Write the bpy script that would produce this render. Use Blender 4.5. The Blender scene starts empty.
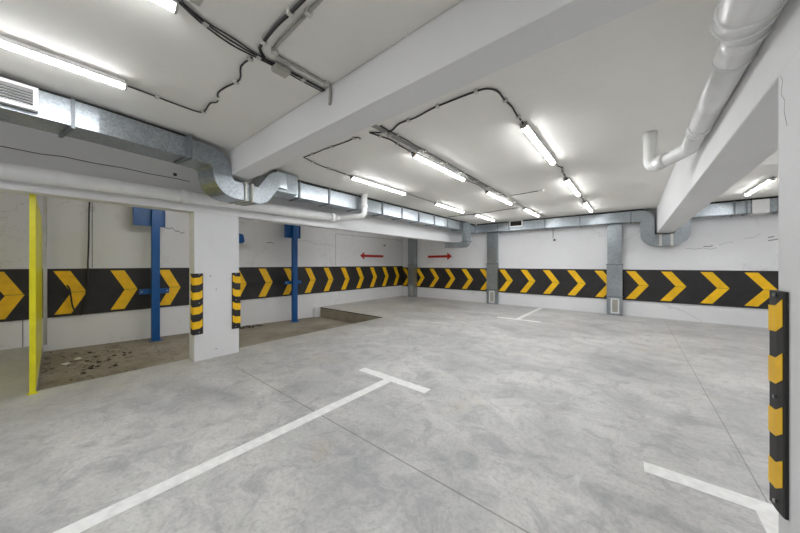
import bpy, bmesh, math, random
from mathutils import Vector, Matrix
random.seed(7)
sc = bpy.context.scene
C = sc.collection

# ------------------------------------------------------------------ camera, world, exposure
cam_d = bpy.data.cameras.new('camera')
cam = bpy.data.objects.new('camera', cam_d); C.objects.link(cam)
cam.location = (0, 0, 1.3)
cam.rotation_euler = (math.radians(90), 0, math.radians(39.4))
cam_d.sensor_width = 36.0
cam_d.lens = 283.5 / 800 * 36
cam_d.shift_y = -2.3 / 800
cam_d.clip_start = 0.05
sc.camera = cam
w = bpy.data.worlds.new('world'); sc.world = w; w.use_nodes = True
w.node_tree.nodes['Background'].inputs[0].default_value = (0.6, 0.62, 0.65, 1)
w.node_tree.nodes['Background'].inputs[1].default_value = 0.3
sc.view_settings.view_transform = 'Standard'
sc.view_settings.look = 'None'
sc.view_settings.gamma = 1.0
sc.view_settings.use_curve_mapping = False
sc.view_settings.exposure = 1.95
LAMP = 12.5
sc.cycles.max_bounces = 14
sc.cycles.diffuse_bounces = 10

# ------------------------------------------------------------------ materials
def lin(c):
    return tuple(((v / 255) / 12.92 if v / 255 <= 0.04045 else ((v / 255 + 0.055) / 1.055) ** 2.4) for v in c) + (1,)

def new_mat(name):
    m = bpy.data.materials.new(name); m.use_nodes = True
    nt = m.node_tree
    return m, nt, nt.nodes['Principled BSDF']

def nd(nt, typ, **kw):
    n = nt.nodes.new(typ)
    for k, v in kw.items():
        setattr(n, k, v)
    return n

def noise(nt, vec, scale, detail=4, rough=0.55, dist=0.0):
    n = nd(nt, 'ShaderNodeTexNoise'); n.inputs['Scale'].default_value = scale
    n.inputs['Detail'].default_value = detail; n.inputs['Roughness'].default_value = rough
    n.inputs['Distortion'].default_value = dist
    if vec is not None: nt.links.new(vec, n.inputs['Vector'])
    return n.outputs['Fac']

def ramp(nt, fac, stops):
    r = nd(nt, 'ShaderNodeValToRGB'); nt.links.new(fac, r.inputs[0])
    e = r.color_ramp.elements
    e[0].position, e[0].color = stops[0]
    e[1].position, e[1].color = stops[-1]
    for p, c in stops[1:-1]:
        x = e.new(p); x.color = c
    return r.outputs[0]

def mixc(nt, fac, a, b, mode='MIX'):
    m = nd(nt, 'ShaderNodeMix', data_type='RGBA', blend_type=mode)
    for s, v in ((m.inputs[0], fac), (m.inputs[6], a), (m.inputs[7], b)):
        if hasattr(v, 'links'): nt.links.new(v, s)
        else: s.default_value = v
    return m.outputs[2]

def math_n(nt, op, a, b=None, c=None):
    m = nd(nt, 'ShaderNodeMath', operation=op)
    for i, v in enumerate((a, b, c)):
        if v is None: continue
        if hasattr(v, 'links'): nt.links.new(v, m.inputs[i])
        else: m.inputs[i].default_value = v
    return m.outputs[0]

def bump(nt, bsdf, h, strength=0.1, dist=0.01):
    b = nd(nt, 'ShaderNodeBump'); b.inputs['Strength'].default_value = strength
    b.inputs['Distance'].default_value = dist
    nt.links.new(h, b.inputs['Height']); nt.links.new(b.outputs[0], bsdf.inputs['Normal'])

def geo_pos(nt):
    return nd(nt, 'ShaderNodeNewGeometry').outputs['Position']

def mapped(nt, vec, scale):
    m = nd(nt, 'ShaderNodeMapping'); m.inputs['Scale'].default_value = scale
    nt.links.new(vec, m.inputs['Vector']); return m.outputs[0]

def flat(name, rgb, rough=0.5, metal=0.0, var=0.06, scale=8, bumps=0.0):
    m, nt, b = new_mat(name)
    pos = geo_pos(nt)
    f = noise(nt, pos, scale)
    c = lin(rgb)
    d = tuple(v * (1 - 2 * var) for v in c[:3]) + (1,)
    l = tuple(min(1, v * (1 + var)) for v in c[:3]) + (1,)
    nt.links.new(ramp(nt, f, [(0.3, d), (0.7, l)]), b.inputs['Base Color'])
    b.inputs['Roughness'].default_value = rough; b.inputs['Metallic'].default_value = metal
    if bumps: bump(nt, b, noise(nt, pos, scale * 8), bumps, 0.005)
    return m

def wall_mat(name, rgb, stain=(150, 145, 138), amount=0.5, cracks=0.0):
    m, nt, b = new_mat(name)
    pos = geo_pos(nt)
    c = lin(rgb)
    base = ramp(nt, noise(nt, pos, 0.9, 5), [(0.3, tuple(v * .93 for v in c[:3]) + (1,)), (0.7, c)])
    blot = ramp(nt, noise(nt, pos, 3.2, 8, 0.7), [(0.62, (0, 0, 0, 1)), (0.8, (amount,) * 3 + (1,))])
    base = mixc(nt, blot, base, lin(stain))
    fine = ramp(nt, noise(nt, pos, 22, 3), [(0.70, (0, 0, 0, 1)), (0.78, (amount * .8,) * 3 + (1,))])
    base = mixc(nt, fine, base, lin(tuple(v * .75 for v in stain)))
    if cracks:
        v = nd(nt, 'ShaderNodeTexVoronoi', feature='DISTANCE_TO_EDGE'); v.inputs['Scale'].default_value = 1.1
        dst = noise(nt, pos, 3.0, 6, 0.7)
        vm = nd(nt, 'ShaderNodeVectorMath', operation='ADD'); nt.links.new(pos, vm.inputs[0]); nt.links.new(dst, vm.inputs[1])
        nt.links.new(vm.outputs[0], v.inputs['Vector'])
        k = math_n(nt, 'LESS_THAN', v.outputs['Distance'], 0.004)
        msk = math_n(nt, 'GREATER_THAN', noise(nt, pos, 0.8, 2), 0.56)
        k = math_n(nt, 'MULTIPLY', math_n(nt, 'MULTIPLY', k, msk), cracks)
        base = mixc(nt, k, base, lin((70, 68, 66)))
    nt.links.new(base, b.inputs['Base Color'])
    b.inputs['Roughness'].default_value = 0.62
    bump(nt, b, noise(nt, pos, 14, 6), 0.18, 0.01)
    return m

M = {}
M['wall'] = wall_mat('painted_wall', (234, 234, 236), amount=0.16, cracks=0.4)
M['recess_wall'] = wall_mat('worn_painted_wall', (228, 228, 230), amount=0.28, cracks=0.35)
M['ceiling'] = wall_mat('painted_ceiling', (238, 236, 231), amount=0.10)
M['beam'] = wall_mat('painted_beam', (228, 228, 229), amount=0.12, cracks=0.0)
M['pillar'] = wall_mat('painted_pillar', (228, 228, 230), amount=0.10)
M['pvc'] = flat('white_pipe_plastic', (230, 230, 229), 0.25, var=0.03)
M['white_metal'] = flat('white_enamel', (225, 225, 224), 0.4, var=0.02)
M['black'] = flat('black_rubber', (38, 36, 38), 0.55, var=0.15, scale=5)
M['cable'] = flat('black_cable', (40, 40, 40), 0.5, var=0.1)
M['grey_cable'] = flat('grey_conduit', (165, 164, 158), 0.45, var=0.05)
M['clip'] = flat('pale_clip', (205, 204, 198), 0.5, var=0.05)
M['box_grey'] = flat('grey_box_plastic', (170, 169, 160), 0.5, var=0.05)
M['yellow'] = flat('yellow_marking', (252, 196, 8), 0.45, var=0.07, scale=9)
M['yellow_steel'] = flat('yellow_paint', (226, 218, 20), 0.38, var=0.05)
M['blue'] = flat('blue_paint', (0, 80, 146), 0.38, var=0.06)
M['red'] = flat('red_paint', (178, 30, 22), 0.45, var=0.06)
M['dark'] = flat('dark_matte', (28, 27, 26), 0.8, var=0.1)
M['crack'] = flat('dark_crack', (82, 80, 78), 0.9, var=0.2, scale=30)
M['seam'] = flat('pale_seam', (150, 149, 150), 0.9, var=0.2, scale=30)
M['paint_line'] = flat('floor_line_paint', (238, 238, 236), 0.55, var=0.06, scale=18)
M['red_reflector'] = flat('red_reflector', (200, 60, 40), 0.3)
M['paper'] = flat('paper_scrap', (215, 212, 205), 0.8)
M['rubble'] = flat('dark_rubble', (58, 52, 46), 0.95, var=0.2, scale=20)

def galv():
    m, nt, b = new_mat('galvanised_steel')
    pos = geo_pos(nt)
    v = nd(nt, 'ShaderNodeTexVoronoi'); v.inputs['Scale'].default_value = 70
    nt.links.new(pos, v.inputs['Vector'])
    sp = nd(nt, 'ShaderNodeSeparateColor'); nt.links.new(v.outputs['Color'], sp.inputs[0])
    f = math_n(nt, 'ADD', math_n(nt, 'MULTIPLY', sp.outputs[0], 0.3), math_n(nt, 'MULTIPLY', noise(nt, pos, 2.2, 5), 0.6))
    nt.links.new(ramp(nt, f, [(0.25, lin((140, 147, 152))), (0.8, lin((182, 188, 192)))]), b.inputs['Base Color'])
    b.inputs['Metallic'].default_value = 0.85
    nt.links.new(math_n(nt, 'ADD', math_n(nt, 'MULTIPLY', sp.outputs[1], 0.10), 0.30), b.inputs['Roughness'])
    bump(nt, b, noise(nt, pos, 3.0, 3), 0.10, 0.02)
    return m
M['galv'] = galv()
M['galv_edge'] = flat('shaded_zinc', (128, 133, 137), 0.5, 0.7, var=.08)  # darker zinc: shade on the duct flanges put into their colour

def floor_mat():
    m, nt, b = new_mat('polished_concrete')
    pos = geo_pos(nt)
    big = noise(nt, mapped(nt, pos, (1, 1.5, 1)), 0.8, 7, 0.66, 0.6)
    col = ramp(nt, big, [(0.30, lin((150, 150, 151))), (0.43, lin((180, 180, 179))), (0.56, lin((199, 198, 195))), (0.72, lin((218, 217, 213)))])
    sm = noise(nt, pos, 4.5, 9, 0.75, 0.8)
    col = mixc(nt, ramp(nt, sm, [(0.38, (.55,) * 3 + (1,)), (0.52, (0, 0, 0, 1))]), col, lin((140, 141, 144)))
    fine = noise(nt, pos, 38, 5, 0.8)
    col = mixc(nt, ramp(nt, fine, [(0.36, (.38,) * 3 + (1,)), (0.54, (0, 0, 0, 1))]), col, lin((136, 136, 137)))
    pale = noise(nt, mapped(nt, pos, (1.3, .8, 1)), 2.0, 6, 0.7, 1.2)
    col = mixc(nt, ramp(nt, pale, [(0.60, (0, 0, 0, 1)), (0.75, (.45,) * 3 + (1,))]), col, lin((222, 222, 221)))
    ochre = noise(nt, pos, 1.4, 4, 0.6, 0.5)
    col = mixc(nt, ramp(nt, ochre, [(0.60, (0, 0, 0, 1)), (0.74, (.35,) * 3 + (1,))]), col, lin((186, 172, 140)))
    # dust and grime by the left recess and along the back wall
    xyz = nd(nt, 'ShaderNodeSeparateXYZ'); nt.links.new(pos, xyz.inputs[0])
    X, Y, Z = xyz.outputs
    dusty = math_n(nt, 'MULTIPLY', ramp_f(nt, X, -3.6, -4.7), 0.35)
    col = mixc(nt, dusty, col, lin((176, 172, 158)))
    # saw-cut joints
    def joint(coord, at, other, lo, hi, wdt=0.006):
        k = math_n(nt, 'LESS_THAN', math_n(nt, 'ABSOLUTE', math_n(nt, 'SUBTRACT', coord, at)), wdt)
        k = math_n(nt, 'MULTIPLY', k, math_n(nt, 'GREATER_THAN', other, lo))
        return math_n(nt, 'MULTIPLY', k, math_n(nt, 'LESS_THAN', other, hi))
    j = joint(Y, 1.455, X, -3.9, 5.4)
    for a in (joint(X, 0.568, Y, -5, 9.2, .004),):
        j = math_n(nt, 'MAXIMUM', j, a)
    j = math_n(nt, 'MULTIPLY', j, 0.6)
    col = mixc(nt, j, col, lin((112, 108, 98)))
    nt.links.new(col, b.inputs['Base Color'])
    nt.links.new(math_n(nt, 'ADD', math_n(nt, 'MULTIPLY', sm, 0.25), 0.26), b.inputs['Roughness'])
    b.inputs['Specular IOR Level'].default_value = 0.4
    bump(nt, b, sm, 0.05, 0.01)
    return m

def ramp_f(nt, v, a, b_):
    r = nd(nt, 'ShaderNodeMapRange'); r.inputs['From Min'].default_value = a; r.inputs['From Max'].default_value = b_
    nt.links.new(v, r.inputs['Value']); return r.outputs[0]
M['floor'] = floor_mat()

def pit_mat():
    m, nt, b = new_mat('dirty_concrete')
    pos = geo_pos(nt)
    col = ramp(nt, noise(nt, pos, 1.3, 6, 0.65), [(0.3, lin((124, 115, 101))), (0.7, lin((164, 156, 141)))])
    xyz = nd(nt, 'ShaderNodeSeparateXYZ'); nt.links.new(pos, xyz.inputs[0])
    near = math_n(nt, 'SUBTRACT', 1.0, ramp_f(nt, xyz.outputs[1], 0.5, 2.2))
    nx = ramp_f(nt, math_n(nt, 'ABSOLUTE', math_n(nt, 'ADD', xyz.outputs[0], 6.3)), 1.6, 0.4)
    d = ramp(nt, noise(nt, mapped(nt, pos, (2.0, 3.5, 1)), 2.4, 8, 0.75, 1.0), [(0.50, (0, 0, 0, 1)), (0.62, (1, 1, 1, 1))])
    k = math_n(nt, 'MULTIPLY', math_n(nt, 'MULTIPLY', near, nx), d)
    k = math_n(nt, 'MULTIPLY', k, 0.85)
    col = mixc(nt, k, col, lin((74, 64, 54)))
    nt.links.new(col, b.inputs['Base Color']); b.inputs['Roughness'].default_value = 0.85
    bump(nt, b, noise(nt, pos, 9, 8), 0.4, 0.02)
    return m
M['pit'] = pit_mat()

def lamp_mat():
    m, nt, b = new_mat('lit_diffuser')
    b.inputs['Base Color'].default_value = (.95, .95, .95, 1)
    b.inputs['Emission Color'].default_value = (0.97, 0.985, 1.0, 1)
    b.inputs['Emission Strength'].default_value = LAMP
    return m
M['lamp'] = lamp_mat()

# ------------------------------------------------------------------ mesh helpers
class MB:
    def __init__(s): s.v = []; s.f = []; s.m = []; s.sm = []
    def add(s, vs, fs, mi=0, smooth=False):
        n = len(s.v); s.v += [tuple(p) for p in vs]
        for f in fs:
            s.f.append(tuple(i + n for i in f)); s.m.append(mi); s.sm.append(smooth)
    def box(s, x0, x1, y0, y1, z0, z1, mi=0):
        vs = [(x, y, z) for z in (z0, z1) for y in (y0, y1) for x in (x0, x1)]
        s.add(vs, [(0, 2, 3, 1), (4, 5, 7, 6), (0, 1, 5, 4), (2, 6, 7, 3), (0, 4, 6, 2), (1, 3, 7, 5)], mi)
    def quad(s, a, b, c, d, mi=0): s.add([a, b, c, d], [(0, 1, 2, 3)], mi)
    def prism(s, pts, vec, mi=0):          # polygon pts extruded along vec
        n = len(pts); vec = Vector(vec)
        vs = [Vector(p) for p in pts]; vs += [p + vec for p in vs]
        fs = [tuple(range(n))[::-1], tuple(range(n, 2 * n))]
        fs += [(i, (i + 1) % n, n + (i + 1) % n, n + i) for i in range(n)]
        s.add(vs, fs, mi)
    def tube(s, path, r, seg=12, mi=0, caps=True, smooth=True):
        path = [Vector(p) for p in path]; n = len(path)
        rs = r if isinstance(r, (list, tuple)) else [r] * n
        def tan(i):
            a = path[max(i - 1, 0)]; b = path[min(i + 1, n - 1)]
            t = (b - a)
            return t.normalized() if t.length > 1e-9 else Vector((0, 0, 1))
        t0 = tan(0); ref = Vector((0, 0, 1)) if abs(t0.z) < .9 else Vector((1, 0, 0))
        u = t0.cross(ref).normalized(); vs = []
        for i in range(n):
            t = tan(i); u = (u - t * u.dot(t)).normalized(); v = t.cross(u)
            for k in range(seg):
                a = 2 * math.pi * k / seg
                vs.append(path[i] + (u * math.cos(a) + v * math.sin(a)) * rs[i])
        fs = [(i * seg + k, i * seg + (k + 1) % seg, (i + 1) * seg + (k + 1) % seg, (i + 1) * seg + k) for i in range(n - 1) for k in range(seg)]
        s.add(vs, fs, mi, smooth)
        if caps:
            m = len(s.v) - len(vs)
            s.f.append(tuple(m + k for k in range(seg))[::-1]); s.m.append(mi); s.sm.append(False)
            s.f.append(tuple(m + (n - 1) * seg + k for k in range(seg))); s.m.append(mi); s.sm.append(False)
    def duct(s, path, side, wd, ht, mi=0, smooth=False):   # rectangular section swept; side = constant width direction
        path = [Vector(p) for p in path]; n = len(path); side = Vector(side).normalized(); vs = []
        for i in range(n):
            if i == 0: t = path[1] - path[0]; k = 1
            elif i == n - 1: t = path[-1] - path[-2]; k = 1
            else:
                a = (path[i] - path[i - 1]).normalized(); b = (path[i + 1] - path[i]).normalized()
                t = a + b; k = 1 / max(0.3, (t.normalized()).dot(a))
            up = side.cross(t).normalized() * k
            for sx, sz in ((-1, -1), (1, -1), (1, 1), (-1, 1)):
                vs.append(path[i] + side * sx * wd / 2 + up * sz * ht / 2)
        fs = [(i * 4 + k, i * 4 + (k + 1) % 4, (i + 1) * 4 + (k + 1) % 4, (i + 1) * 4 + k) for i in range(n - 1) for k in range(4)]
        fs += [(3, 2, 1, 0), tuple((n - 1) * 4 + k for k in range(4))]
        s.add(vs, fs, mi)
    def build(s, name, mats, parent=None, bevel=0.0, shift=None):
        me = bpy.data.meshes.new(name)
        vs = s.v
        if shift is not None: vs = [tuple(Vector(v) - Vector(shift)) for v in vs]
        me.from_pydata(vs, [], s.f)
        if not isinstance(mats, (list, tuple)): mats = [mats]
        for m in mats: me.materials.append(m)
        for p, mi, sm in zip(me.polygons, s.m, s.sm): p.material_index = mi; p.use_smooth = sm
        bm = bmesh.new(); bm.from_mesh(me); bmesh.ops.recalc_face_normals(bm, faces=bm.faces); bm.to_mesh(me); bm.free()
        o = bpy.data.objects.new(name, me); C.objects.link(o)
        if parent is not None: o.parent = parent
        if bevel:
            b = o.modifiers.new('bevel', 'BEVEL'); b.width = bevel; b.segments = 2; b.limit_method = 'ANGLE'
        return o

def tag(o, label=None, cat=None, group=None, kind=None):
    if label: o['label'] = label
    if cat: o['category'] = cat
    if group: o['group'] = group
    if kind: o['kind'] = kind
    return o
def struct(o): o['kind'] = 'structure'; return o
def empty(name, loc, label, cat, group=None):
    o = bpy.data.objects.new(name, None); C.objects.link(o); o.location = loc; o.empty_display_size = .1
    return tag(o, label, cat, group)
def rounded(pts, r, seg=6):
    pts = [Vector(p) for p in pts]; out = [pts[0]]
    for i in range(1, len(pts) - 1):
        a, b, c = pts[i - 1], pts[i], pts[i + 1]
        d1 = (a - b).normalized(); d2 = (c - b).normalized()
        ang = d1.angle(d2)
        if ang > 3.1: out.append(b); continue
        q = min(r / math.tan(ang / 2), (a - b).length * .49, (c - b).length * .49)
        rr = q * math.tan(ang / 2)
        cen = b + (d1 + d2).normalized() * (rr / math.sin(ang / 2))
        s0 = b + d1 * q - cen; s1 = b + d2 * q - cen
        tot = s0.angle(s1); ax = s0.cross(s1).normalized()
        for k in range(seg + 1):
            out.append(cen + Matrix.Rotation(tot * k / seg, 3, ax) @ s0)
    out.append(pts[-1]); return out
def wiggle(pts, n=5, amp=0.012, axes=(0, 1)):
    pts = [Vector(p) for p in pts]; out = []
    for a, b in zip(pts, pts[1:]):
        L = (b - a).length; k = max(1, min(n, int(L / .12)))
        for i in range(k):
            p = a.lerp(b, i / k)
            if i:
                for x in axes: p[x] += random.uniform(-amp, amp)
            out.append(p)
    out.append(pts[-1]); return out

def smooth(P, n=3):
    Q = [Vector(p) for p in P]; out = []
    for i in range(len(Q) - 1):
        a, b, c, d = Q[max(i - 1, 0)], Q[i], Q[i + 1], Q[min(i + 2, len(Q) - 1)]
        for k in range(n):
            t = k / n
            out.append(.5 * ((2 * b) + (c - a) * t + (2 * a - 5 * b + 4 * c - d) * t * t + (3 * b - a - 3 * c + d) * t ** 3))
    out.append(Q[-1]); return out

# ------------------------------------------------------------------ constants of the place
XL, YB, ZC = -7.4, 9.2, 2.62
XRW, YF = 5.6, -5.0
XE, PY0, PY1 = -4.72, -0.12, 5.1       # recess beside the left wall
def pz(y): return -0.12 - (y - PY0) / (PY1 - PY0) * 0.17

# ------------------------------------------------------------------ structure
b = MB()
b.quad((XE, YF, 0), (XRW, YF, 0), (XRW, YB, 0), (XE, YB, 0))
b.quad((XL, YF, 0), (XE, YF, 0), (XE, PY0, 0), (XL, PY0, 0))
b.quad((XL, PY1, 0), (XE, PY1, 0), (XE, YB, 0), (XL, YB, 0))
b.quad((XL, PY0, 0), (XE, PY0, 0), (XE, PY0, pz(PY0)), (XL, PY0, pz(PY0)), 1)
b.quad((XL, PY1, -.05), (XE, PY1, -.05), (XE, PY1, pz(PY1)), (XL, PY1, pz(PY1)), 1)
b.quad((XL, PY1, 0), (XE, PY1, 0), (XE, PY1, -.02), (XL, PY1, -.02), 2)  # dark band paints the shadow under the slab's lip
b.quad((XL, PY1, -.02), (XE, PY1, -.02), (XE, PY1, -.05), (XL, PY1, -.05), 1)
b.quad((XE, PY0, 0), (XE, PY1, 0), (XE, PY1, pz(PY1)), (XE, PY0, pz(PY0)), 1)
b.quad((XL, PY0, pz(PY0)), (XE, PY0, pz(PY0)), (XE, PY1, pz(PY1)), (XL, PY1, pz(PY1)), 1)
struct(b.build('floor', [M['floor'], M['pit'], M['dark']]))

b = MB(); b.box(XL - .1, XRW + .1, YF - .1, YB + .1, ZC, ZC + .15)
struct(b.build('ceiling', M['ceiling']))
# left wall with its panel seams
b = MB(); b.box(XL - .2, XL, YF - .2, YB + .2, -.45, ZC)
for y, z0, z1 in ((5.74, 1.26, 2.28), (-0.32, 0.0, 0.42), (0.42, 1.24, 2.6), (2.35, 1.24, 2.6)):
    b.box(XL - .002, XL + .003, y - .006, y + .006, z0, z1, 1)
b.box(XL - .002, XL + .003, 5.74, 9.1, 2.275, 2.287, 1)
def crack_y(b, pts, x, w=.004):
    for (y0, z0), (y1, z1) in zip(pts, pts[1:]):
        b.prism([(x, y0, z0 - w), (x, y1, z1 - w), (x, y1, z1 + w), (x, y0, z0 + w)], (.002, 0, 0), 1)
def crack_x(b, pts, y, w=.004):
    for (x0, z0), (x1, z1) in zip(pts, pts[1:]):
        b.prism([(x0, y, z0 - w), (x1, y, z1 - w), (x1, y, z1 + w), (x0, y, z0 + w)], (0, -.002, 0), 1)
crack_y(b, [(1.42, 2.05), (1.50, 2.03), (1.54, 2.06), (1.60, 1.99), (1.66, 2.0), (1.70, 1.95), (1.76, 1.99)], XL - .001, .009)
crack_y(b, [(3.5, 1.86), (3.62, 1.88), (3.7, 1.85)], XL - .001, .009)
crack_y(b, [(4.3, 1.95), (4.7, 2.0), (5.0, 1.9), (5.5, 1.93), (5.7, 1.88)], XL - .001, .003)
struct(b.build('wall_left', [M['recess_wall'], M['seam']]))
b = MB(); b.box(XL, XRW, YB, YB + .2, -.05, ZC)
crack_x(b, [(.95, 1.66), (1.1, 1.64), (1.22, 1.665), (1.3, 1.63), (1.42, 1.66)], YB + .001, .004)
crack_x(b, [(1.22, 1.70), (1.3, 1.69), (1.36, 1.71)], YB + .001, .010)
crack_x(b, [(1.45, 1.72), (1.6, 1.78), (1.66, 1.76)], YB + .001, .003)
crack_x(b, [(1.80, 1.84), (1.95, 1.86), (2.02, 1.93)], YB + .001, .003)
crack_x(b, [(2.12, 1.84), (2.20, 1.86)], YB + .001, .010)
crack_x(b, [(2.12, 1.78), (2.25, 1.80)], YB + .001, .010)
crack_x(b, [(.45, .385), (.9, .22), (1.2, .02)], YB + .001, .003)
struct(b.build('wall_back', [M['wall'], M['seam']]))
b = MB(); b.box(XRW, XRW + .2, YF, YB, -.05, ZC)
struct(b.build('wall_right', M['wall']))
b = MB(); b.box(XL, XRW, YF - .2, YF, -.05, ZC)
struct(b.build('wall_front', M['wall']))

# white painted end of the raised slab against the wall
b = MB(); b.box(XL + .001, -7.3, 4.93, PY1 - .001, -.285, 0.0)
tag(b.build('plinth_block', M['pillar'], bevel=.005), 'small white painted concrete block in the far corner of the sunken recess', 'block')

# ------------------------------------------------------------------ beams and pillars
b = MB(); b.box(-4.72, -4.5, YF + .001, YB - .001, 2.0, ZC - .001)
cr = [(-0.9, 2.375), (-0.32, 2.388), (-0.09, 2.383), (0.05, 2.40), (0.276, 2.392), (0.5, 2.40), (0.728, 2.388), (0.95, 2.392), (1.128, 2.385)]
for (y0, z0), (y1, z1) in zip(cr, cr[1:]):
    b.prism([(-4.501, y0, z0 - .004), (-4.501, y1, z1 - .004), (-4.501, y1, z1 + .004), (-4.501, y0, z0 + .004)], (.003, 0, 0), 1)
b.tube([(-4.501, .97, 2.44), (-4.497, .97, 2.44)], .022, 10, 1)
tag(b.build('ceiling_beam', [M['beam'], M['crack']], bevel=0.004), 'long white concrete beam along the left side, resting on the square pillar', 'beam')
b = MB(); b.box(-4.499, 0.430, 1.29, 1.51, 2.333, ZC - .001)
tag(b.build('ceiling_beam', M['beam'], bevel=0.006), 'shallow white beam crossing the ceiling overhead from the left pillar', 'beam')
b = MB(); b.box(0.431, 0.71, YF + .001, YB - .001, 2.02, ZC - .001)
tag(b.build('ceiling_beam', M['beam'], bevel=0.006), 'deep white beam at the right running to the back wall above the duct loop', 'beam')
b = MB(); b.box(0.711, XRW - .001, 1.29, 1.51, 2.333, ZC - .001)
tag(b.build('ceiling_beam', M['beam'], bevel=0.006), 'white cross beam on the far side of the right beam, behind the near pillar', 'beam')

b = MB(); b.box(-4.72, -4.5, 1.175, 1.728, 0.0, 1.9995)
for y, z in ((1.36, 1.14), (1.43, .95), (1.43, .12)):
    b.tube([(-4.501, y, z), (-4.496, y, z)], .008, 8, 1)
tag(b.build('pillar', [M['pillar'], M['crack']], bevel=.006), 'square white pillar carrying two striped guards at the left recess', 'pillar')
b = MB(); b.box(0.431, 0.71, 1.18, 1.76, 0.0, 2.0195)
cr = [(1.745, 2.015), (1.72, 1.985), (1.735, 1.94), (1.70, 1.90), (1.705, 1.86), (1.68, 1.80)]
for (y0, z0), (y1, z1) in zip(cr, cr[1:]):
    b.prism([(.4302, y0 - .0015, z0), (.4302, y1 - .0015, z1), (.4302, y1 + .0015, z1), (.4302, y0 + .0015, z0)], (.002, 0, 0), 1)
tag(b.build('pillar', [M['pillar'], M['seam']], bevel=.008), 'white pillar close by at the right edge with one tall guard', 'pillar')

# ------------------------------------------------------------------ chevron bands (rubber panels on the walls)
def chevron_band(name, fixed, axis, a0, a1, z0, z1, tips, label, cw):
    b = MB(); th = .025; zm = (z0 + z1) / 2
    def P(a, z, d): return (fixed + d, a, z) if axis == 'y' else (a, fixed - d, z)
    def slab(za, zb, d):
        b.prism([P(a0, za, 0.001), P(a1, za, 0.001), P(a1, zb, 0.001), P(a0, zb, 0.001)], Vector(P(0, 0, d)) - Vector(P(0, 0, 0.001)), 0)
    slab(z0, zm - .003, th); slab(zm + .003, z1, th); slab(zm - .003, zm + .003, th - .012)
    g = .04
    for t in tips:
        for zo, zi in ((z1 - g, zm + .003), (z0 + g, zm - .003)):
            jt = random.uniform(-.012, .012)
            q = [(t - cw + jt, zo), (t - cw + .185 + jt, zo), (t + jt, zi), (t - .18 + jt, zi)]
            q = [(max(a0, a), z) for a, z in q]
            b.prism([P(a, z, th - .001) for a, z in q], Vector(P(0, 0, .004)) - Vector(P(0, 0, 0)), 1)
    return tag(b.build(name, [M['black'], M['yellow']]), label, 'wall guard')
chevron_band('chevron_band', XL, 'y', -2.6, YB - .03, .425, 1.225, [-2.28 + .66 * k for k in range(18) if -2.28 + .66 * k < 9.1],
             'black band of yellow chevrons along the left wall behind the recess', .365)
chevron_band('chevron_band', YB, 'x', XL + .001, 4.6, .39, 1.165,
             [-6.95, -6.29, -5.631, -4.959, -4.264, -3.59, -2.93, -2.269, -1.626, -.988, -.35, .293, .943, 1.597, 2.24, 2.9, 3.56, 4.22],
             'black band of yellow chevrons along the back wall', .435)

# red painted arrows
def arrow(name, P, tail, tip, z, label, hw, hl):
    b = MB(); s = 1 if tip > tail else -1
    pts = [(tail, z - .045), (tip - s * hl, z - .045), (tip - s * hl, z - hw), (tip, z), (tip - s * hl, z + hw), (tip - s * hl, z + .045), (tail, z + .045)]
    b.prism([P(a, q, .0005) for a, q in pts], Vector(P(0, 0, .003)) - Vector(P(0, 0, 0)), 0)
    return tag(b.build(name, M['red']), label, 'arrow sign', 'red arrows on the walls')
arrow('direction_arrow', lambda a, z, d: (XL + d, a, z), 8.0, 6.80, 1.60, 'red arrow pointing left on the left wall above the chevrons', .14, .2)
arrow('direction_arrow', lambda a, z, d: (a, YB - d, z), -6.15, -5.10, 1.59, 'red arrow pointing right near the corner of the back wall', .14, .2)

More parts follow.
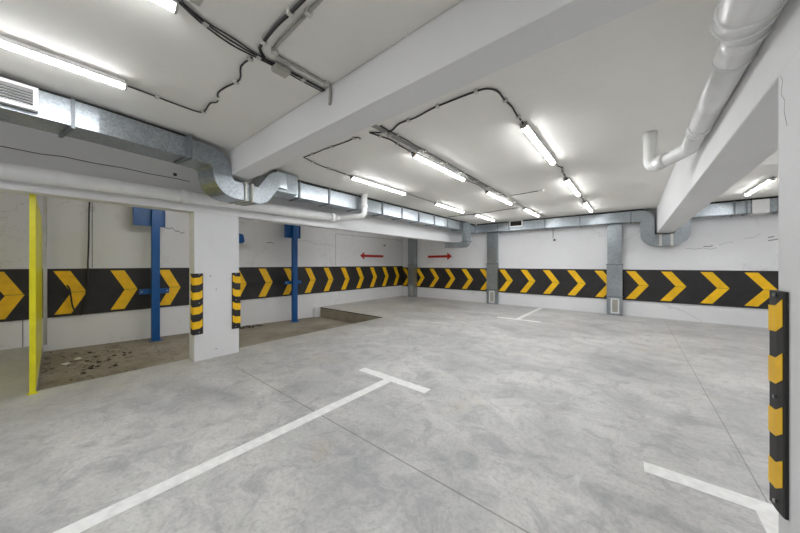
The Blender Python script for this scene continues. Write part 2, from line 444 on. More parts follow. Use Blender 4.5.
# ------------------------------------------------------------------ corner guards on pillars
def corner_guard(loc, sy, label):
    # local: corner of the pillar at x=0 (face plane), arm along -sy*y on the face, second arm round the corner
    root = empty('corner_guard', loc, label, 'corner guard', 'striped corner guards on the pillars')
    th = .021; arm = .098
    sx = 1 if loc[0] < 0 else -1          # +1: face looks to +x
    prof = [(0.001, arm), (.009, arm), (.012, arm - .008), (th * .85, arm * .55), (th, -.002), (th * .55, -th * .8), (.0, -th), (-arm + .02, -th), (-arm, -th * .8), (-arm, -.001), (.001, -.001)]
    off = [.03, .03, .03, .004, .0, .0, .0, .03, .03, .03, .0]
    H = .815
    bounds = [0, .075] + [.075 + .0975 * k for k in range(1, 8)] + [H]
    body = MB(); stripes = MB()
    def ring(z, lift, grow=0.0):
        out = []
        for (px, py), o in zip(prof, off):
            out.append((sx * px, sy * py, z + (o if lift else 0)))
        return out
    R = [ring(z, 0 < i < len(bounds) - 1) for i, z in enumerate(bounds)]
    m = len(prof)
    for i in range(len(bounds) - 1):
        fs = [(k, (k + 1) % m, m + (k + 1) % m, m + k) for k in range(m)]
        body.add(R[i] + R[i + 1], fs, 0)
        if i % 2 == 1:
            # yellow reflective strip raised slightly from the rubber
            q0, q1 = [], []
            for (px, py), a, c in zip(prof[2:8], R[i][2:8], R[i + 1][2:8]):
                e = Vector((sx * .0015, -sy * .0015 if py < 0 else 0, 0))
                q0.append(Vector(a) + e); q1.append(Vector(c) + e)
            q0 = [tuple(v) for v in q0]; q1 = [tuple(v) for v in q1]
            s = MB(); s.add(q0 + q1, [(k, k + 1, 6 + k + 1, 6 + k) for k in range(5)])
            o = s.build('yellow_stripe', M['yellow'], root)
            sol = o.modifiers.new('solid', 'SOLIDIFY'); sol.thickness = .002; sol.offset = 0
    body.f.append(tuple(range(m))[::-1]); body.m.append(0); body.sm.append(False)
    nn = len(body.v)
    body.f.append(tuple(nn - m + k for k in range(m))); body.m.append(0); body.sm.append(False)
    body.build('rubber_body', M['black'], root)
    for z in (.03, .42, .80):
        s = MB(); y = sy * .05
        s.tube([(sx * (th - .001), y, z), (sx * (th + .004), y, z)], .007, 10)
        s.build('screw', M['galv'], root)
    return root
corner_guard((-4.5, 1.175, .36), 1, 'yellow and black corner guard on the left edge of the left pillar')
g2 = corner_guard((-4.5, 1.728, .36), -1, 'yellow and black corner guard on the right edge of the left pillar')
# the far corner of the near right-hand pillar
g3 = corner_guard((0.431, 1.76, .385), -1, 'tall scuffed yellow and black corner guard on the near right pillar')

# ------------------------------------------------------------------ parking marks
def tmark(name, xc, yb, stem_x, y_end, label, half=.49, flip=False):
    b = MB(); t = .0025
    b.box(xc - half, xc + half, yb, yb + .115, .0004, t)
    if flip: b.box(stem_x, stem_x + .10, yb + .115, y_end, .0004, t)
    else: b.box(stem_x, stem_x + .10, y_end, yb, .0004, t)
    return tag(b.build(name, M['paint_line']), label, 'floor marking', 'white T shaped bay marks')
tmark('parking_line', -2.11, 2.36, -2.168, -3.2, 'long white T shaped bay mark painted on the floor left of centre')
tmark('parking_line', .545, 2.345, .50, 1.765, 'white T shaped bay mark on the floor at the near right pillar')
tmark('parking_line', -2.09, 6.86, -2.16, 9.18, 'white T shaped bay mark at the foot of the back wall', flip=True)

# ------------------------------------------------------------------ yellow and blue lift steelwork in the recess
root = empty('car_lift', (-4.67, -.14, 0), 'tall yellow steel car lift side standing at the edge of the recess', 'car lift')
b = MB(); b.box(-.0, .03, -.022, .018, .008, 1.999); b.box(-.16, 0.0, -.02, -.012, .1, 1.999)
o = b.build('front_post', M['yellow_steel'], root)
b = MB(); b.prism([(.0, .004, .009), (-2.5, .004, .009), (-2.5, .004, 1.74), (-2.0, .004, 1.999), (.0, .004, 1.999)], (0, .012, 0))
b.build('side_sheet', M['yellow_steel'], root)
b = MB(); b.box(-.02, .04, -.035, .03, 0.0, .008); b.build('base_plate', M['yellow_steel'], root)

def blue_post(loc, w, label, plate=None, arm=None, tabs=()):
    root = empty('lift_post', loc, label, 'lift post', 'blue steel posts by the left wall')
    top = ZC - loc[2] - .002
    b = MB(); t = .012
    b.box(-.05, .05, -w / 2, w / 2, 0.012, top); 
    b.build('column', M['blue'], root, bevel=.004)
    b = MB(); b.box(-.08, .08, -w / 2 - .04, w / 2 + .04, -0.0, .012); b.build('base_plate', M['blue'], root)
    if plate:
        y0, y1, z0, z1 = plate
        b = MB(); b.box(-.085, -.051, y0, y1, z0, z1)
        b.box(-.051, -.03, y0, y0 + .015, z0, z1); b.box(-.051, -.03, y1 - .015, y1, z0, z1)
        b.build('head_plate', M['blue'], root, bevel=.003)
    if arm:
        y0, y1, z0, z1 = arm
        b = MB(); b.box(-.10, -.051, y0, y1, z0, z1); b.build('cross_arm', M['blue'], root, bevel=.003)
        for y in (y0 + .03, y1 - .03):
            b = MB(); b.tube([(-.052, y, (z0 + z1) / 2), (-.038, y, (z0 + z1) / 2)], .014, 8); b.build('bolt', M['galv'], root)
    return root
blue_post((-7.08, 1.225, pz(1.225)), .12, 'blue steel post with wide head plate on the dirty recess floor',
          plate=(-.31, .155, 2.19, 2.6), arm=(-.22, .22, .895, .99))
blue_post((-7.08, 4.12, pz(4.12)), .13, 'blue steel post with head plate right of the white pillar',
          plate=(-.25, .2, 2.27, 2.7), arm=(-.24, .24, 1.02, 1.11))
root = empty('hanging_switch', (-7.2, 2.72, 2.0), 'small blue box hanging on a dark rod beside the white pillar', 'switch box')
b = MB(); b.tube([(0, 0, -.02), (0, 0, ZC - 2.001)], .018, 10); b.build('rod', M['cable'], root)
b = MB(); b.prism([(-.06, -.05, -.2), (-.06, .12, -.2), (-.06, .15, -.14), (-.06, .12, .0), (-.06, .02, .03), (-.06, -.05, 0)], (.12, 0, 0)); b.build('box', M['blue'], root, bevel=.006)
b = MB(); b.tube([(-7.33, -.10, .004), (-7.33, -.10, ZC - .002)], .022, 14)
tag(b.build('wall_pipe', M['clip']), 'thin grey pipe up the left wall behind the yellow frame', 'pipe')
b = MB(); b.tube([(-7.2, -.27, 1.6), (-7.2, -.27, ZC - .002)], .016, 8)

# ------------------------------------------------------------------ ducts
root = empty('air_duct', (-4.0, 2.5, 2.46), 'galvanised air duct along the left beam with a loop under the cross beam', 'air duct')
L = Vector(root.location)
def rel(pts, base): return [tuple(Vector(p) - Vector(base)) for p in pts]
# slanted near run, loop, and straight far run; centre lines
b = MB()
near = [(-3.42, -2.4, 2.482), (-3.55, .2, 2.482), (-3.65, .9, 2.482)]
b.duct(rel(near, L), (.983, .18, 0), .32, .2)
b.build('near_run', M['galv'], root)
b = MB()
lp = rounded([(-3.63, .86, 2.475), (-3.70, 1.165, 2.475), (-3.70, 1.165, 2.17), (-3.83, 1.66, 2.17), (-3.87, 1.86, 2.45), (-3.93, 2.05, 2.455)], .16, 7)
b.duct(rel(lp, L), (.983, .18, 0), .32, .205)
b.build('loop', M['galv'], root)
b = MB(); b.box(-4.17 + 4, -3.81 + 4, 1.95 - 2.5, 2.27 - 2.5, 2.315 - 2.46, 2.598 - 2.46)
b.build('damper_box', M['galv'], root, bevel=.005)
b = MB(); b.duct(rel([(-4.17, 2.28, 2.46), (-4.17, 9.149, 2.46)], L), (1, 0, 0), .27, .235); b.build('far_run', M['galv'], root)
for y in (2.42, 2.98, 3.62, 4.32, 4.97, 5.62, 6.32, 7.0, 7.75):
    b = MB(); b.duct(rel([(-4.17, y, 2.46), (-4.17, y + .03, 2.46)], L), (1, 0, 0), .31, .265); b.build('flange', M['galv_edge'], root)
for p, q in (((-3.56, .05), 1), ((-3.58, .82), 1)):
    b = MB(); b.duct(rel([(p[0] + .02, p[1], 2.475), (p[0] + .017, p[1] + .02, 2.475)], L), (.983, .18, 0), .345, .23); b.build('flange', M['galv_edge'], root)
for y in (1.42, 1.5):
    b = MB(); b.duct(rel([(-3.76, y, 2.17), (-3.765, y + .02, 2.17)], L), (.983, .18, 0), .34, .225); b.build('flange', M['clip'], root)

root = empty('duct_grille', (-3.312, -.375, 2.488), 'white louvred air grille on the side of the near left duct', 'air grille')
root.rotation_euler = (0, 0, math.radians(3.1))
def grille(root, hw, hh, depth, fr, n, backd, louv=M['white_metal'], frame=M['white_metal'], vertical=False):
    # local: face looks +x, width along y, height along z
    b = MB()
    b.box(-depth, .008, -hw, hw, hh - fr, hh); b.box(-depth, .008, -hw, hw, -hh, -hh + fr)
    b.box(-depth, .008, -hw, -hw + fr, -hh + fr, hh - fr); b.box(-depth, .008, hw - fr, hw, -hh + fr, hh - fr)
    b.build('frame', frame, root)
    b = MB(); b.box(-depth + .001, -depth + .006, -hw + fr, hw - fr, -hh + fr, hh - fr); b.build('backing', M['dark'], root)
    b = MB()
    ih = (hw if vertical else hh) - fr
    for k in range(n):
        c = -ih + 2 * ih * (k + .5) / n; t = ih / n * .42
        if vertical: b.box(-.015, .0, c - t * .5, c + t * .5, -hh + fr, hh - fr)
        else: b.prism([(-.02, -hw + fr, c - t), (-.001, -hw + fr, c - t * .1), (-.001, -hw + fr, c + t * .5), (-.02, -hw + fr, c)], (0, 2 * (hw - fr), 0))
    b.build('louvres', louv, root)
grille(root, .30, .083, .030, .024, 6, 0)
b = MB(); b.box(-.10, -.036, -.28, .28, -.075, .075); b.build('collar', M['galv'], root)

root = empty('gap_strip', (-3.6, 0, ZC - .02), 'black strip between the near left duct and the ceiling', 'edge_strip')  # black strips along the duct tops, filling the gap below the ceiling
b = MB(); b.duct(rel([(-3.34, -2.4, ZC - .018), (-3.47, .2, ZC - .018), (-3.56, .88, ZC - .018)], root.location), (.99, .12, 0), .05, .034); b.build('strip_bar', M['dark'], root)
root = empty('gap_strip', (-4.07, 5, ZC - .02), 'black strip between the far left duct and the ceiling', 'edge_strip')
b = MB(); b.duct(rel([(-4.075, 2.3, ZC - .022), (-4.075, 8.88, ZC - .022)], root.location), (1, 0, 0), .05, .042); b.build('strip_bar', M['dark'], root)
root = empty('gap_strip', (-2, 8.88, ZC - .02), 'black strip between the back wall duct and the ceiling', 'edge_strip')
b = MB(); b.duct(rel([(-4.0, 8.895, ZC - .022), (.2, 8.895, ZC - .022)], root.location), (0, 1, 0), .05, .042); b.build('strip_bar', M['dark'], root)
root = empty('gap_strip', (2, 8.88, ZC - .02), 'black strip above the duct right of the right beam', 'edge_strip')
b = MB(); b.duct(rel([(.95, 8.895, ZC - .022), (XRW - .01, 8.895, ZC - .022)], root.location), (0, 1, 0), .05, .042); b.build('strip_bar', M['dark'], root)

# branch drop at the end of the left duct
root = empty('duct_branch', (-4.1, 7.98, 2.34), 'short galvanised branch duct dropping and bending beneath the left beam', 'air duct')
pth = rounded([(-3.93, 7.98, 2.56), (-3.93, 7.98, 1.895), (-4.62, 7.98, 1.895)], .11, 6)
b = MB(); b.duct(rel(pth, root.location), (0, 1, 0), .24, .16); b.build('elbow', M['galv'], root)
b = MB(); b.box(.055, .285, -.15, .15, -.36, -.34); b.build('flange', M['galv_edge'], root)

# back wall duct with U loop under the right beam
root = empty('air_duct', (-1.5, 9.0, 2.455), 'galvanised air duct along the back wall with a loop under the right beam', 'air duct')
L = Vector(root.location)
b = MB(); b.duct(rel([(-4.03, 9.0, 2.455), (0.02, 9.0, 2.455)], L), (0, 1, 0), .29, .25); b.build('left_run', M['galv'], root)
u = rounded([(0.0, 9.0, 2.455), (.265, 9.0, 2.455), (.265, 9.0, 1.86), (.86, 9.0, 1.86), (.86, 9.0, 2.455), (1.1, 9.0, 2.455)], .16, 7)
b = MB(); b.duct(rel(u, L), (0, 1, 0), .295, .255); b.build('loop', M['galv'], root)
b = MB(); b.duct(rel([(1.08, 9.0, 2.455), (1.83, 9.0, 2.455)], L), (0, 1, 0), .29, .25); b.build('right_run', M['galv'], root)
b = MB(); b.box(1.84 + 1.5, 2.06 + 1.5, -.17, .14, -.145, .125); b.build('damper_box', M['white_metal'], root, bevel=.004)
b = MB(); b.duct(rel([(2.07, 9.0, 2.455), (XRW - .01, 9.0, 2.455)], L), (0, 1, 0), .29, .25); b.build('right_run', M['galv'], root)
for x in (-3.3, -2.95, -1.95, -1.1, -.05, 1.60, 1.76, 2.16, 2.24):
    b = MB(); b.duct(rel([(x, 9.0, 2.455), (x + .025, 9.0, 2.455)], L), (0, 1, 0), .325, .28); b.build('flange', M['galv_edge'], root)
for x in (.47, .66):
    b = MB(); b.duct(rel([(x, 9.0, 1.86), (x + .045, 9.0, 1.86)], L), (0, 1, 0), .315, .275); b.build('flange', M['clip'], root)

root = empty('duct_grille', (-2.73, 8.832, 2.53), 'small white framed grille on the back wall duct', 'air grille')
root.rotation_euler = (0, 0, math.radians(-90)); 
grille(root, .19, .095, .019, .025, 5, 0, louv=M['rubble'])

def down_duct(x0, x1, y0, y1, z1, gx0, gx1, label, joint_z):
    root = empty('down_duct', ((x0 + x1) / 2, (y0 + y1) / 2, 0), label, 'air duct', 'vertical galvanised ducts down the back wall')
    hw = (x1 - x0) / 2; hd = (y1 - y0) / 2
    b = MB(); b.box(-hw, hw, -hd, hd, joint_z, z1); b.build('upper_section', M['galv'], root, bevel=.003)
    b = MB(); b.box(-hw - .012, hw + .012, -hd - .012, hd, .003, joint_z); b.build('lower_section', M['galv'], root, bevel=.003)
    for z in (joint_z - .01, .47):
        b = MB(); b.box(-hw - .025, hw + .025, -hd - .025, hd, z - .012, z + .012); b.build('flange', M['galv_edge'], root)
    if gx0 is not None:
        cx = (gx0 + gx1) / 2 - (x0 + x1) / 2; w2 = (gx1 - gx0) / 2; d = -hd - .013
        f = MB()
        f.box(cx - w2, cx + w2, d - .012, d, .40, .43); f.box(cx - w2, cx + w2, d - .012, d, .05, .08)
        f.box(cx - w2, cx - w2 + .03, d - .012, d, .08, .40); f.box(cx + w2 - .03, cx + w2, d - .012, d, .08, .40)
        g = f.build('grille', M['white_metal'], root)
        s = MB(); s.box(cx - w2 + .03, cx + w2 - .03, d - .004, d - .001, .08, .40); s.build('mesh_screen', M['box_grey'], g)
down_duct(-3.72, -3.39, 9.05, YB - .03, 2.329, -3.64, -3.46, 'vertical galvanised duct with bottom grille nearest the left corner of the back wall', 1.32)
down_duct(-.51, -.215, 9.05, YB - .03, 2.329, -.44, -.265, 'wide vertical galvanised duct with bottom grille in the middle of the back wall', 1.30)
root = empty('down_duct', (-6.81, 9.0, 0), 'grey corner duct where the left and back walls meet', 'air duct')
b = MB(); b.box(-.16, .17, -.02, .165, .004, ZC - .003); b.build('casing', M['galv'], root, bevel=.004)
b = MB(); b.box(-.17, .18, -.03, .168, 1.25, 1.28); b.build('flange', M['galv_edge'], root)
b = MB(); b.box(-.02, .12, -.035, -.021, .06, .42); b.build('grille', M['box_grey'], root)

# ------------------------------------------------------------------ drain pipes
root = empty('drain_pipe', (-4.42, 0, 2.16), 'white plastic drain pipe along the left beam turning up to the ceiling', 'pipe')
L = Vector(root.location)
b = MB()
pz0 = [(-4.405, YF + .01, 2.06), (-4.405, 0, 2.15), (-4.405, 3.35, 2.185)]
b.tube(rel(pz0, L), .078, 20); b.build('long_run', M['pvc'], root)
b = MB(); pth = rounded([(-4.405, 3.3, 2.185), (-4.405, 3.50, 2.185), (-3.93, 3.72, 2.215), (-3.93, 3.72, ZC - .001)], .09, 6)
b.tube(rel(pth, L), .056, 18); b.build('upturn', M['pvc'], root)
for p, q, r in (((-4.405, 3.28, 2.184), (-4.405, 3.37, 2.186), .088), ((-3.93, 3.72, 2.36), (-3.93, 3.72, 2.44), .064), ((-4.405, 1.0, 2.16), (-4.405, 1.1, 2.161), .086), ((-4.405, -1.5, 2.123), (-4.405, -1.4, 2.124), .086)):
    b = MB(); b.tube(rel([p, q], L), r, 20); b.build('coupling', M['pvc'], root)

root = empty('drain_pipe', (.362, 1.0, 2.268), 'thick white plastic drain pipe hung beside the right beam', 'pipe')
L = Vector(root.location)
b = MB()
b.tube(rel([(.366, 1.9, 2.268), (.366, 2.97, 2.268)], L), .062, 28); b.build('long_run', M['pvc'], root)
b = MB(); pth = rounded([(.366, 2.98, 2.268), (.366, 3.364, 2.268), (.135, 3.80, 2.26), (.135, 3.80, ZC - .001)], .10, 8)
b.tube(rel(pth, L), .056, 24); b.build('upturn', M['pvc'], root)
def bead(b, y, r, rr=.006):
    b.tube(rel([(.366, y - rr, 2.268), (.366, y - rr * .5, 2.268), (.366, y + rr * .5, 2.268), (.366, y + rr, 2.268)], L), [r, r + rr, r + rr, r], 28)
b = MB(); b.tube(rel([(.364, 1.70, 2.268), (.364, 2.0, 2.268)], L), .067, 28); bead(b, 2.0, .066, .006); b.build('socket', M['pvc'], root)
b = MB()
b.tube(rel([(.345, 1.55, 2.262), (.352, 1.66, 2.265), (.358, 1.80, 2.268)], L), [.082, .078, .071], 32)
bead(b, 1.80, .071, .006); b.build('reducer', M['pvc'], root)
b = MB()
b.tube(rel([(.336, YF + .01, 2.262), (.336, 1.40, 2.262), (.336, 1.43, 2.262), (.336, 1.69, 2.262), (.340, 1.71, 2.262)], L), [.080, .080, .088, .088, .078], 32)
for y in (1.69, 1.62, 1.44):
    b.tube(rel([(.336, y - .007, 2.262), (.336, y - .003, 2.262), (.336, y + .003, 2.262), (.336, y + .007, 2.262)], L), [.088, .094, .094, .088], 32)
b.build('large_pipe', M['pvc'], root)
b = MB(); b.tube(rel([(.366, 2.84, 2.268), (.366, 2.95, 2.268)], L), .065, 24); b.build('coupling', M['pvc'], root)
b = MB(); b.tube(rel([(.24, 3.57, 2.2685), (.20, 3.66, 2.2687)], L), .062, 24); b.build('coupling', M['pvc'], root)
for y in ():
    b = MB()
    ring = [(.345 + .07 * math.cos(a), y, 2.25 + .07 * math.sin(a)) for a in [2 * math.pi * k / 20 for k in range(21)]]
    b.duct(rel(ring, L), (0, 1, 0), .02, .004)
    b.tube(rel([(.345, y, 2.32), (.345, y, ZC - .001)], L), .004, 6)
    b.build('hanger', M['galv'], root)

# ------------------------------------------------------------------ lamps
def make_lamp(loc, length, label, group):
    root = empty('strip_light', loc, label, 'ceiling light', group)
    h = length / 2
    b = MB(); b.prism([(-.028, -h, -.004), (-.033, -h, -.034), (.033, -h, -.034), (.028, -h, -.004)], (0, 2 * h, 0))
    for y in (-h * .6, h * .6): b.box(-.02, .02, y - .02, y + .02, -.004, 0)
    b.build('housing', M['white_metal'], root)
    b = MB(); n = 10
    pts = [(.027 * math.cos(math.pi * k / n), -h + .012, -.0345 - .022 * math.sin(math.pi * k / n)) for k in range(n + 1)]
    b.prism(pts, (0, 2 * h - .024, 0)); b.build('diffuser', M['lamp'], root)
    for s in (-1, 1):
        b = MB(); y = s * h
        pts = [(.034 * math.cos(math.pi * k / n), y - .012 if s > 0 else y, -.006 - .053 * math.sin(math.pi * k / n) ** .5) for k in range(n + 1)]
        b.prism(pts, (0, .012, 0)); b.build('end_cap', M['box_grey'], root)
    b = MB(); b.tube([(0, -h, -.02), (0, -h - .04, -.014)], .007, 8); b.build('cable_gland', M['cable'], root)
    return root
def copy_tree(o, parent=None):
    c = o.copy(); C.objects.link(c); c.parent = parent
    for ch in list(o.children): copy_tree(ch, c)
    return c
ZL = ZC - .001
lamps = [
 (-3.22, 3.42, 'strip light nearest the left pillar in the row beside the left duct', 'strip lights in the left row'),
 (-3.24, 5.76, 'middle strip light of the row beside the left duct', 'strip lights in the left row'),
 (-3.16, 7.56, 'farthest strip light of the row beside the left duct', 'strip lights in the left row'),
 (-1.99, 3.31, 'nearest strip light of the middle row, beside the grey conduits', 'strip lights in the middle row'),
 (-2.01, 5.53, 'second strip light of the middle row along the grey conduits', 'strip lights in the middle row'),
 (-1.95, 7.55, 'farthest strip light of the middle row, near the back wall grille', 'strip lights in the middle row'),
 (-.785, 3.39, 'largest strip light of the right row, at the end of the long black cable', 'strip lights in the right row'),
 (-.785, 5.56, 'second strip light of the right row', 'strip lights in the right row'),
 (-.78, 7.62, 'farthest strip light of the right row, close to the back duct', 'strip lights in the right row'),
 (-2.83, -.305, 'strip light closest to the louvred grille at the upper left', 'strip lights in the near bay'),
 (-1.77, -.245, 'strip light cut by the top edge of the picture at the left', 'strip lights in the near bay'),
 (1.63, 7.51, 'strip light beyond the right beam, by the back duct', 'strip lights beyond the right beam'),
 (1.63, 5.3, 'strip light beyond the right beam, half hidden by the near pillar', 'strip lights beyond the right beam'),
 (1.63, 3.2, 'strip light beyond the right beam, hidden behind the pillar', 'strip lights beyond the right beam'),
 (3.7, 7.5, 'added strip light far right near the back wall', 'added fill lights on the far right'),  # far right row is added, unseen, to brighten that side
 (3.7, 5.3, 'added strip light far right in mid room', 'added fill lights on the far right'),
 (3.7, 3.2, 'added strip light far right in the middle bay', 'added fill lights on the far right'),
 (-.5, -.6, 'added strip light above the viewer', 'added fill lights behind the viewer'),  # lamps above and behind the viewer are added to lift the brightness
 (1.8, -.5, 'added strip light right of the viewer', 'added fill lights behind the viewer'),
 (3.8, -.5, 'added strip light far right of the viewer', 'added fill lights behind the viewer'),
 (-5.75, 5.9, 'added strip light over the far end of the recess, hidden by the left beam', 'added fill lights above the recess'),  # recess lamps are added out of sight to light the dark recess
 (-5.75, 1.5, 'added strip light over the middle of the recess, hidden by the left beam', 'added fill lights above the recess'),
 (-5.75, -2.4, 'added strip light over the recess, out of the frame at the left', 'added fill lights above the recess'),
 (-2.83, -3.2, 'added strip light behind the viewer on the left', 'added fill lights behind the viewer'),  # rear row likewise added, unseen, as fill light
 (-.5, -3.2, 'added strip light behind the viewer in the middle', 'added fill lights behind the viewer'),
 (2.2, -3.2, 'added strip light behind the viewer on the right', 'added fill lights behind the viewer'),
]
proto = None
for x, y, lab, grp in lamps:
    if proto is None: proto = make_lamp((x, y, ZL), 1.27, lab, grp); continue
    c = copy_tree(proto); c.location = (x, y, ZL); c['label'] = lab; c['group'] = grp

# ------------------------------------------------------------------ cables and conduits
def cable(name, pts, r, mat, label, clips=0, z=ZC - .014, cat='cable', amp=.008, group=None, seg=8):
    root = empty(name, (pts[0][0], pts[0][1], z), label, cat, group)
    P = []
    for p in pts: P.append((p[0], p[1], p[2] if len(p) > 2 else z))
    P = smooth(wiggle(P, 5, amp))
    b = MB(); b.tube(rel(P, root.location), r, seg); b.build('sheath', M[mat], root)
    if clips:
        acc = 0.0; nxt = clips * .5
        for a, c in zip(P, P[1:]):
            a = Vector(a); c = Vector(c); l = (c - a).length
            while nxt <= acc + l:
                q = a.lerp(c, (nxt - acc) / l); d = (c - a).normalized()
                b = MB(); b.duct(rel([q - d * .012, q + d * .012], root.location), Vector((-d.y, d.x, 0)) if abs(d.z) < .9 else (1, 0, 0), r * 2 + .016, r * 2 + .012)
                b.build('clip', M['clip'], root); nxt += clips
            acc += l
    return root
cable('power_cable', [(-2.86, .34), (-2.88, .60), (-2.88, .78), (-2.82, .81), (-2.65, .80), (-2.58, .83), (-2.45, .79), (-2.32, .80), (-2.15, .83), (-2.0, .78), (-1.86, .79)], .006, 'cable', 'thin black cable looping across the near ceiling from the left strip light', .33)
for k, (d0, d1) in enumerate(((0, .004), (.03, .016), (-.03, -.014))):
    cable('power_cable', [(-1.735 + d1 * .5, .38), (-1.79 + d1, .50), (-1.815 + d0, .66), (-1.825 + d1, .80), (-1.81 + d1, 1.0), (-1.80 + d1, 1.286)], .0048, 'cable',
          ('black cable of the near bundle, middle strand', 'black cable of the near bundle, right strand', 'black cable of the near bundle, left strand')[k], 0 if k else .3, amp=.004, group='black cable bundle on the near ceiling')
cable('power_cable', [(-1.80, .84), (-1.74, .785), (-1.5, .77), (-1.2, .78), (-.6, .78)], .0095, 'cable', 'thick black cable branching to the top edge of the picture', .3, amp=.004)
cable('wiring_conduit', [(-.3, .84), (-1.0, .83), (-1.64, .84), (-1.72, .88), (-1.715, 1.22), (-1.71, 1.272), (-1.71, 1.277, 2.55), (-1.72, 1.278, 2.47)], .010, 'grey_cable', 'grey conduit from the near bundle bending down onto the cross beam', .4, amp=.002, cat='conduit')
root = empty('junction_box', (-1.80, .95, ZC - .036), 'small grey junction box on the near cable bundle', 'junction box')
b = MB(); b.box(-.035, .04, -.05, .05, -.016, .012); b.build('body', M['box_grey'], root, bevel=.005)
b = MB(); b.box(-.031, .036, -.046, .046, -.021, -.0161); b.build('lid', M['box_grey'], root, bevel=.002)
root = empty('ceiling_bracket', (-1.64, .44, ZC), 'small grey bracket with hanging wires at the top edge', 'bracket')
b = MB(); b.box(-.05, .03, -.025, .025, -.025, -.0005); b.build('plate', M['box_grey'], root, bevel=.006)
b = MB(); b.tube(wiggle([(-.13, .02, -.02), (-.09, -.03, -.03), (-.07, -.06, -.012)], amp=.004), .007, 8); b.build('wire', M['cable'], root)

cable('power_cable', [(-3.11, 1.93), (-2.6, 1.955), (-2.2, 1.975), (-2.19, 2.02)], .006, 'cable', 'short thin black cable emerging beside the cross beam at the left', .35)
cable('power_cable', [(-3.11, 1.94), (-3.19, 2.19), (-3.21, 2.48), (-3.22, 2.74)], .006, 'cable', 'thin black cable feeding the nearest left row strip light', .3)
cable('power_cable', [(-2.02, 1.98), (-1.9, 2.07), (-1.82, 2.09), (-1.67, 2.03), (-1.5, 2.04), (-1.31, 2.01), (-.92, 2.02), (-.84, 2.04), (-.79, 2.12), (-.775, 2.4), (-.785, 2.68)], .0075, 'cable', 'long black cable curving across the ceiling to the largest right row lamp', .33, amp=.006)
cable('power_cable', [(-2.02, 1.98), (-1.99, 2.12), (-1.965, 2.25), (-1.99, 2.6)], .007, 'cable', 'black cable curling from the beam to the nearest middle row lamp', .25)
for k, x in enumerate((-1.875, -1.905)):
    cable('wiring_conduit', [(x, 1.9), (x - .01, 2.7), (x - .02, 4.1), (x - .03, 6.8), (x + .02, 8.8)], .009, 'grey_cable', ('right hand one of two grey conduits beside the middle row of lamps', 'left hand one of two grey conduits beside the middle row of lamps')[k], .5, amp=.002, cat='conduit', group='grey conduits by the middle row')
cable('power_cable', [(-1.84, 1.95), (-1.85, 2.7), (-1.87, 4.2), (-1.88, 5.5)], .006, 'cable', 'black cable laid beside the two grey conduits', .5, amp=.004)
cable('power_cable', [(-2.0, 4.03), (-1.97, 4.4), (-2.0, 4.8)], .005, 'cable', 'short cable between the first two middle row lamps', .25)
cable('power_cable', [(-3.22, 4.1), (-3.24, 4.6), (-3.24, 5.05)], .005, 'cable', 'short cable between the first two left row lamps', .25)
cable('power_cable', [(-.785, 4.07), (-.74, 4.35), (-.77, 4.6), (-.785, 4.85)], .007, 'cable', 'wavy cable between the first two right row lamps', .2, amp=.02)
cable('power_cable', [(-.785, 6.24), (-.77, 6.6), (-.78, 6.94)], .007, 'cable', 'short cable between the two farthest right row lamps', .2, amp=.015)
cable('power_cable', [(-1.81, 5.51), (-1.6, 5.50), (-1.3, 5.47)], .006, 'cable', 'short black cable running to the round ceiling detector', .4)
cable('power_cable', [(-3.93, 6.87), (-3.06, 6.96), (-2.07, 6.785)], .007, 'cable', 'black cable crossing the ceiling between left and middle rows', .5, amp=.012)
root = empty('ceiling_detector', (-1.25, 5.47, ZC), 'small round white detector on the ceiling between the rows of lamps', 'detector')
b = MB(); b.tube([(0, 0, -.0005), (0, 0, -.02), (0, 0, -.035)], [.045, .045, .025], 18); b.build('base', M['white_metal'], root)
root = cable('power_cable', [(-7.33, .384, ZC - .002), (-7.33, .37, 1.5), (-7.33, .345, .70), (-7.33, .28, .43), (-7.33, .2, .55), (-7.33, .16, .87), (-7.34, .13, .95)], .011, 'cable', 'black cable hanging down the left wall in a loop over the chevrons', 0, amp=.006)
cable('power_cable', [(-1.79, YB - .013, 2.329), (-1.79, YB - .013, 2.05)], .006, 'cable', 'thin wire down the back wall to the small socket', 0, amp=.001)
root = empty('wall_socket', (-1.77, YB, 2.0), 'small dark socket on the back wall below the duct', 'socket')
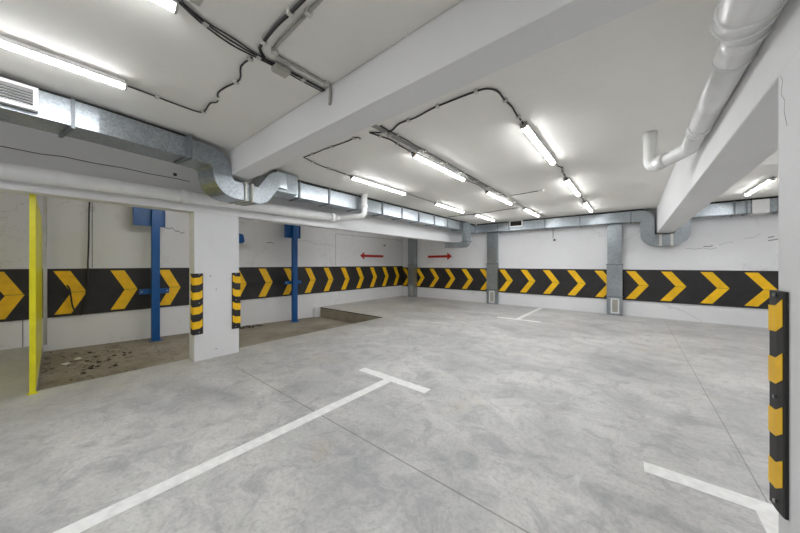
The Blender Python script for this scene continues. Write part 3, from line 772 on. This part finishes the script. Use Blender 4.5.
b = MB(); b.box(-.05, .05, -.03, -.0005, -.04, .04); b.build('plate', M['white_metal'], root, bevel=.004)
b = MB(); b.tube([(.02, -.03, 0), (.02, -.045, 0)], .028, 12); b.build('cap', M['dark'], root)
root = empty('wall_socket', (XL, 8.05, 2.02), 'small dark fitting on the left wall near the corner', 'socket')
b = MB(); b.box(.0005, .03, -.05, .05, -.05, .05); b.build('plate', M['white_metal'], root, bevel=.004)
b = MB(); b.tube([(.03, 0, 0), (.045, 0, 0)], .03, 12); b.build('cap', M['dark'], root)

# ------------------------------------------------------------------ litter in the recess
def scrap(x, y, s, label):
    b = MB(); z = pz(y); pts = []
    for k in range(7):
        a = 2 * math.pi * k / 7; r = s * random.uniform(.5, 1)
        pts.append((x + r * 1.6 * math.cos(a), y + r * .6 * math.sin(a), z + random.uniform(.004, .02)))
    b.prism(pts, (0, 0, .004)); tag(b.build('paper_scrap', M['paper']), label, 'litter', 'paper scraps on the recess floor')
scrap(-6.2, .10, .09, 'crumpled pale paper scrap, nearer one on the recess floor')
scrap(-6.45, .22, .09, 'crumpled pale paper scrap, farther one on the recess floor')
b = MB()
def lump(x, y, s):
    z = pz(y); vs = []
    for k in range(6):
        a = 2 * math.pi * k / 6; vs.append((x + s * math.cos(a) * random.uniform(.6, 1.3), y + s * math.sin(a) * random.uniform(.6, 1.3), z + .001))
    n = len(vs); top = [(x + (v[0] - x) * .5, y + (v[1] - y) * .5, z + s * random.uniform(.3, .6)) for v in vs]
    b.add(vs + top, [tuple(range(n))[::-1], tuple(range(n, 2 * n))] + [(i, (i + 1) % n, n + (i + 1) % n, n + i) for i in range(n)])
for k in range(70): lump(random.gauss(-6.2, .55), random.uniform(-.05, .8), random.choice((.008, .012, .016, .03)))
for k in range(26):
    lump(random.uniform(-7.32, -7.1), random.uniform(2.5, 3.3), random.uniform(.02, .05))
for k in range(30): lump(random.uniform(-7.37, -7.3), random.uniform(.3, 4.8), random.uniform(.006, .016))
tag(b.build('rubble', M['rubble']), 'dark crumbs of rubble scattered over the recess floor', 'rubble', kind='stuff')
